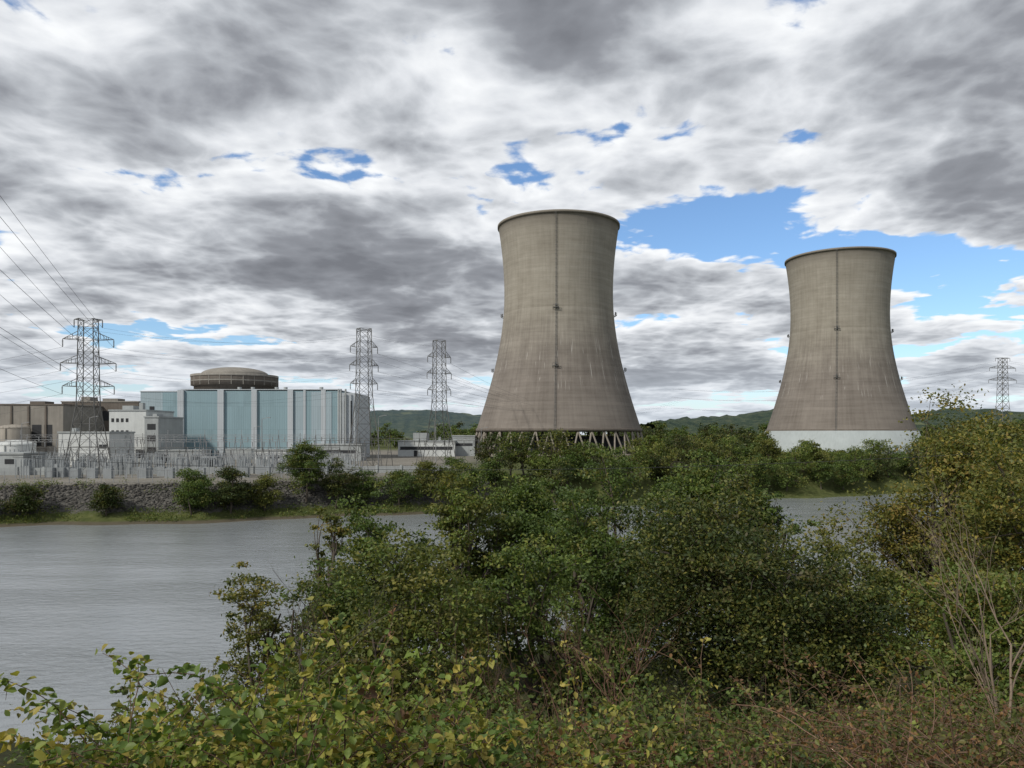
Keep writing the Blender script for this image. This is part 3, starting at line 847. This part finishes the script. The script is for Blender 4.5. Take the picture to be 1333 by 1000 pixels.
def bare(name,x,y,h,seed,col=(.20,.155,.115),r0=.07,spread=.55,depth=4,n0=3):
    g=np.random.default_rng(seed); q=QS(); z=float(H(x,y))-.2
    def rec(p,d,l,r,k):
        pts=[p]; n=6
        for j in range(n):
            d=d+g.normal(size=3)*.09+np.array([0,0,.03]); d=d/np.linalg.norm(d); p=p+d*l/n; pts.append(p)
        q.tube(pts,np.linspace(r,r*.6,n+1),np.array(col)*g.uniform(.8,1.2),5 if k>1 else 4)
        if k>0:
            for _ in range(int(g.integers(2,4))):
                j=int(g.integers(2,n+1)); dd=d+g.normal(size=3)*spread; dd[2]=abs(dd[2])*.8+.35; dd/=np.linalg.norm(dd)
                rec(pts[j],dd,l*g.uniform(.5,.75),r*.52,k-1)
    for i in range(n0):
        d=np.array([g.normal()*.18,g.normal()*.18,1.]); d/=np.linalg.norm(d); rec(np.array([x,y,z]),d,h*.42,r0,depth)
    return q.obj(name,[M_bark,M_leaf])
bare('bare_tree',11.9,18.5,8.0,91,r0=.045,n0=2,spread=.4)
bare('bare_tree',12.9,20,9.0,92,r0=.035,n0=2,spread=.4)
bare('dead_shrub',1.2,15,5.,93,(.15,.085,.06),.022,.4,4,4)
bare('dead_shrub',2.6,18,6.,94,(.15,.085,.06),.022,.4,4,4)
bare('dead_shrub',-1.,16,4.6,96,(.12,.08,.06),.02,.4,4,3)
bare('bare_tree',-7.0,25,9.,95,(.10,.085,.07),.03,n0=2)

# ------------------------------------------------------------------ sky
az=R(-132); el=R(40)
w=bpy.data.worlds.new('World'); scene.world=w; w.use_nodes=True
try:
    w.cycles.sampling_method='MANUAL'; w.cycles.sample_map_resolution=512
except Exception: pass
T=NT(w.node_tree); bg=T.n['Background']; bg.inputs['Strength'].default_value=.13
sky=T.new('ShaderNodeTexSky',sky_type='NISHITA'); sky.sun_disc=False; sky.sun_elevation=el; sky.sun_rotation=az
sky.air_density=1.; sky.dust_density=.3; sky.ozone_density=2.
co=T.new('ShaderNodeTexCoord').outputs['Generated']; x,y,z=T.sep(co)
zc=T.math('ADD',T.math('MAXIMUM',z,0.),.12)
u=T.math('DIVIDE',x,zc); v=T.math('DIVIDE',y,zc)
warp=T.noise(T.comb(u,v,0.),2.6,1,.5,col=True,dim='2D')
wx_,wy_,wz_=T.sep(warp)
u2=T.math('ADD',u,T.math('MULTIPLY',T.math('SUBTRACT',wx_,.5),.14))
v2=T.math('ADD',v,T.math('MULTIPLY',T.math('SUBTRACT',wy_,.5),.14))
big=T.noise(T.comb(T.math('ADD',u,3.7),T.math('ADD',v,1.3),0.),.75,1,.5,dim='2D')
def dens(du,dv):
    p=T.comb(T.math('ADD',u2,du+3.7),T.math('ADD',v2,dv+1.3),0.)
    b_=T.noise(p,2.3,7,.57,dim='2D')
    vo=T.new('ShaderNodeTexVoronoi',feature='F1',voronoi_dimensions='2D'); T.put(vo.inputs['Vector'],p)
    vo.inputs['Scale'].default_value=3.4; vo.inputs['Detail'].default_value=2.; vo.inputs['Roughness'].default_value=.6
    vo.inputs['Lacunarity'].default_value=2.3; vo.normalize=True
    puff=T.math('SUBTRACT',1.,vo.outputs['Distance'])
    return T.math('ADD',T.math('MULTIPLY',b_,.36),T.math('MULTIPLY',puff,.29))
e1=dens(0.,0.); e2=dens(-.02,-.09)
def gauss(cu,cv,su,sv):
    a=T.math('DIVIDE',T.math('SUBTRACT',u,cu),su); b_=T.math('DIVIDE',T.math('SUBTRACT',v,cv),sv)
    e=T.math('ADD',T.math('MULTIPLY',a,a),T.math('MULTIPLY',b_,b_))
    return T.math('EXPONENT',T.math('MULTIPLY',e,-1.))
d=T.math('ADD',e1,T.math('MULTIPLY',big,.5))
for amp,args in ((-.20,(1.35,2.72,1.05,.22)),(-.075,(-.35,2.2,.38,.12)),(.08,(-1.1,2.3,.7,.38)),(.085,(.9,2.05,1.0,.24)),(.075,(-.65,1.84,.7,.2)),(.04,(-1.2,3.2,1.2,.4))):
    d=T.math('ADD',d,T.math('MULTIPLY',gauss(*args),amp))
d=T.math('ADD',d,T.math('MULTIPLY',T.smooth(v,1.95,1.55),.05))
d=T.math('ADD',d,-.018)
cov=T.smooth(d,.512,.552)
rel=T.math('SUBTRACT',e1,e2)
thick=T.math('SUBTRACT',d,T.math('MULTIPLY',rel,1.0))
cc=T.ramp(thick,[(.51,(7.5,7.65,7.8)),(.58,(5.9,6.1,6.4)),(.645,(3.9,4.1,4.4)),(.715,(2.3,2.42,2.68)),(.82,(1.5,1.58,1.78))])
skyc=T.mix(1.,sky.outputs[0],(.85,1.0,1.15),'MULTIPLY')
c=T.mix(cov,skyc,cc)
hz=T.smooth(z,.13,.0,0.,.55); c=T.mix(hz,c,(5.2,5.8,6.5))
T.put(bg.inputs[0],c)

sl=bpy.data.lights.new('sun','SUN'); sl.energy=3.2; sl.angle=R(5); sl.color=(1,.95,.87)
so=link(bpy.data.objects.new('sun',sl))
sv=Vector((math.sin(az)*math.cos(el),math.cos(az)*math.cos(el),math.sin(el)))
so.rotation_euler=sv.to_track_quat('Z','Y').to_euler()

cam=bpy.data.cameras.new('camera'); cam.lens=27; cam.sensor_width=36; cam.shift_y=.0488; cam.clip_end=20000; cam.clip_start=.1
co_=link(bpy.data.objects.new('camera',cam)); co_.location=(0,0,16.5); co_.rotation_euler=(R(90),0,0)
scene.camera=co_
scene.view_settings.view_transform='Standard'; scene.view_settings.look='None'; scene.view_settings.exposure=0
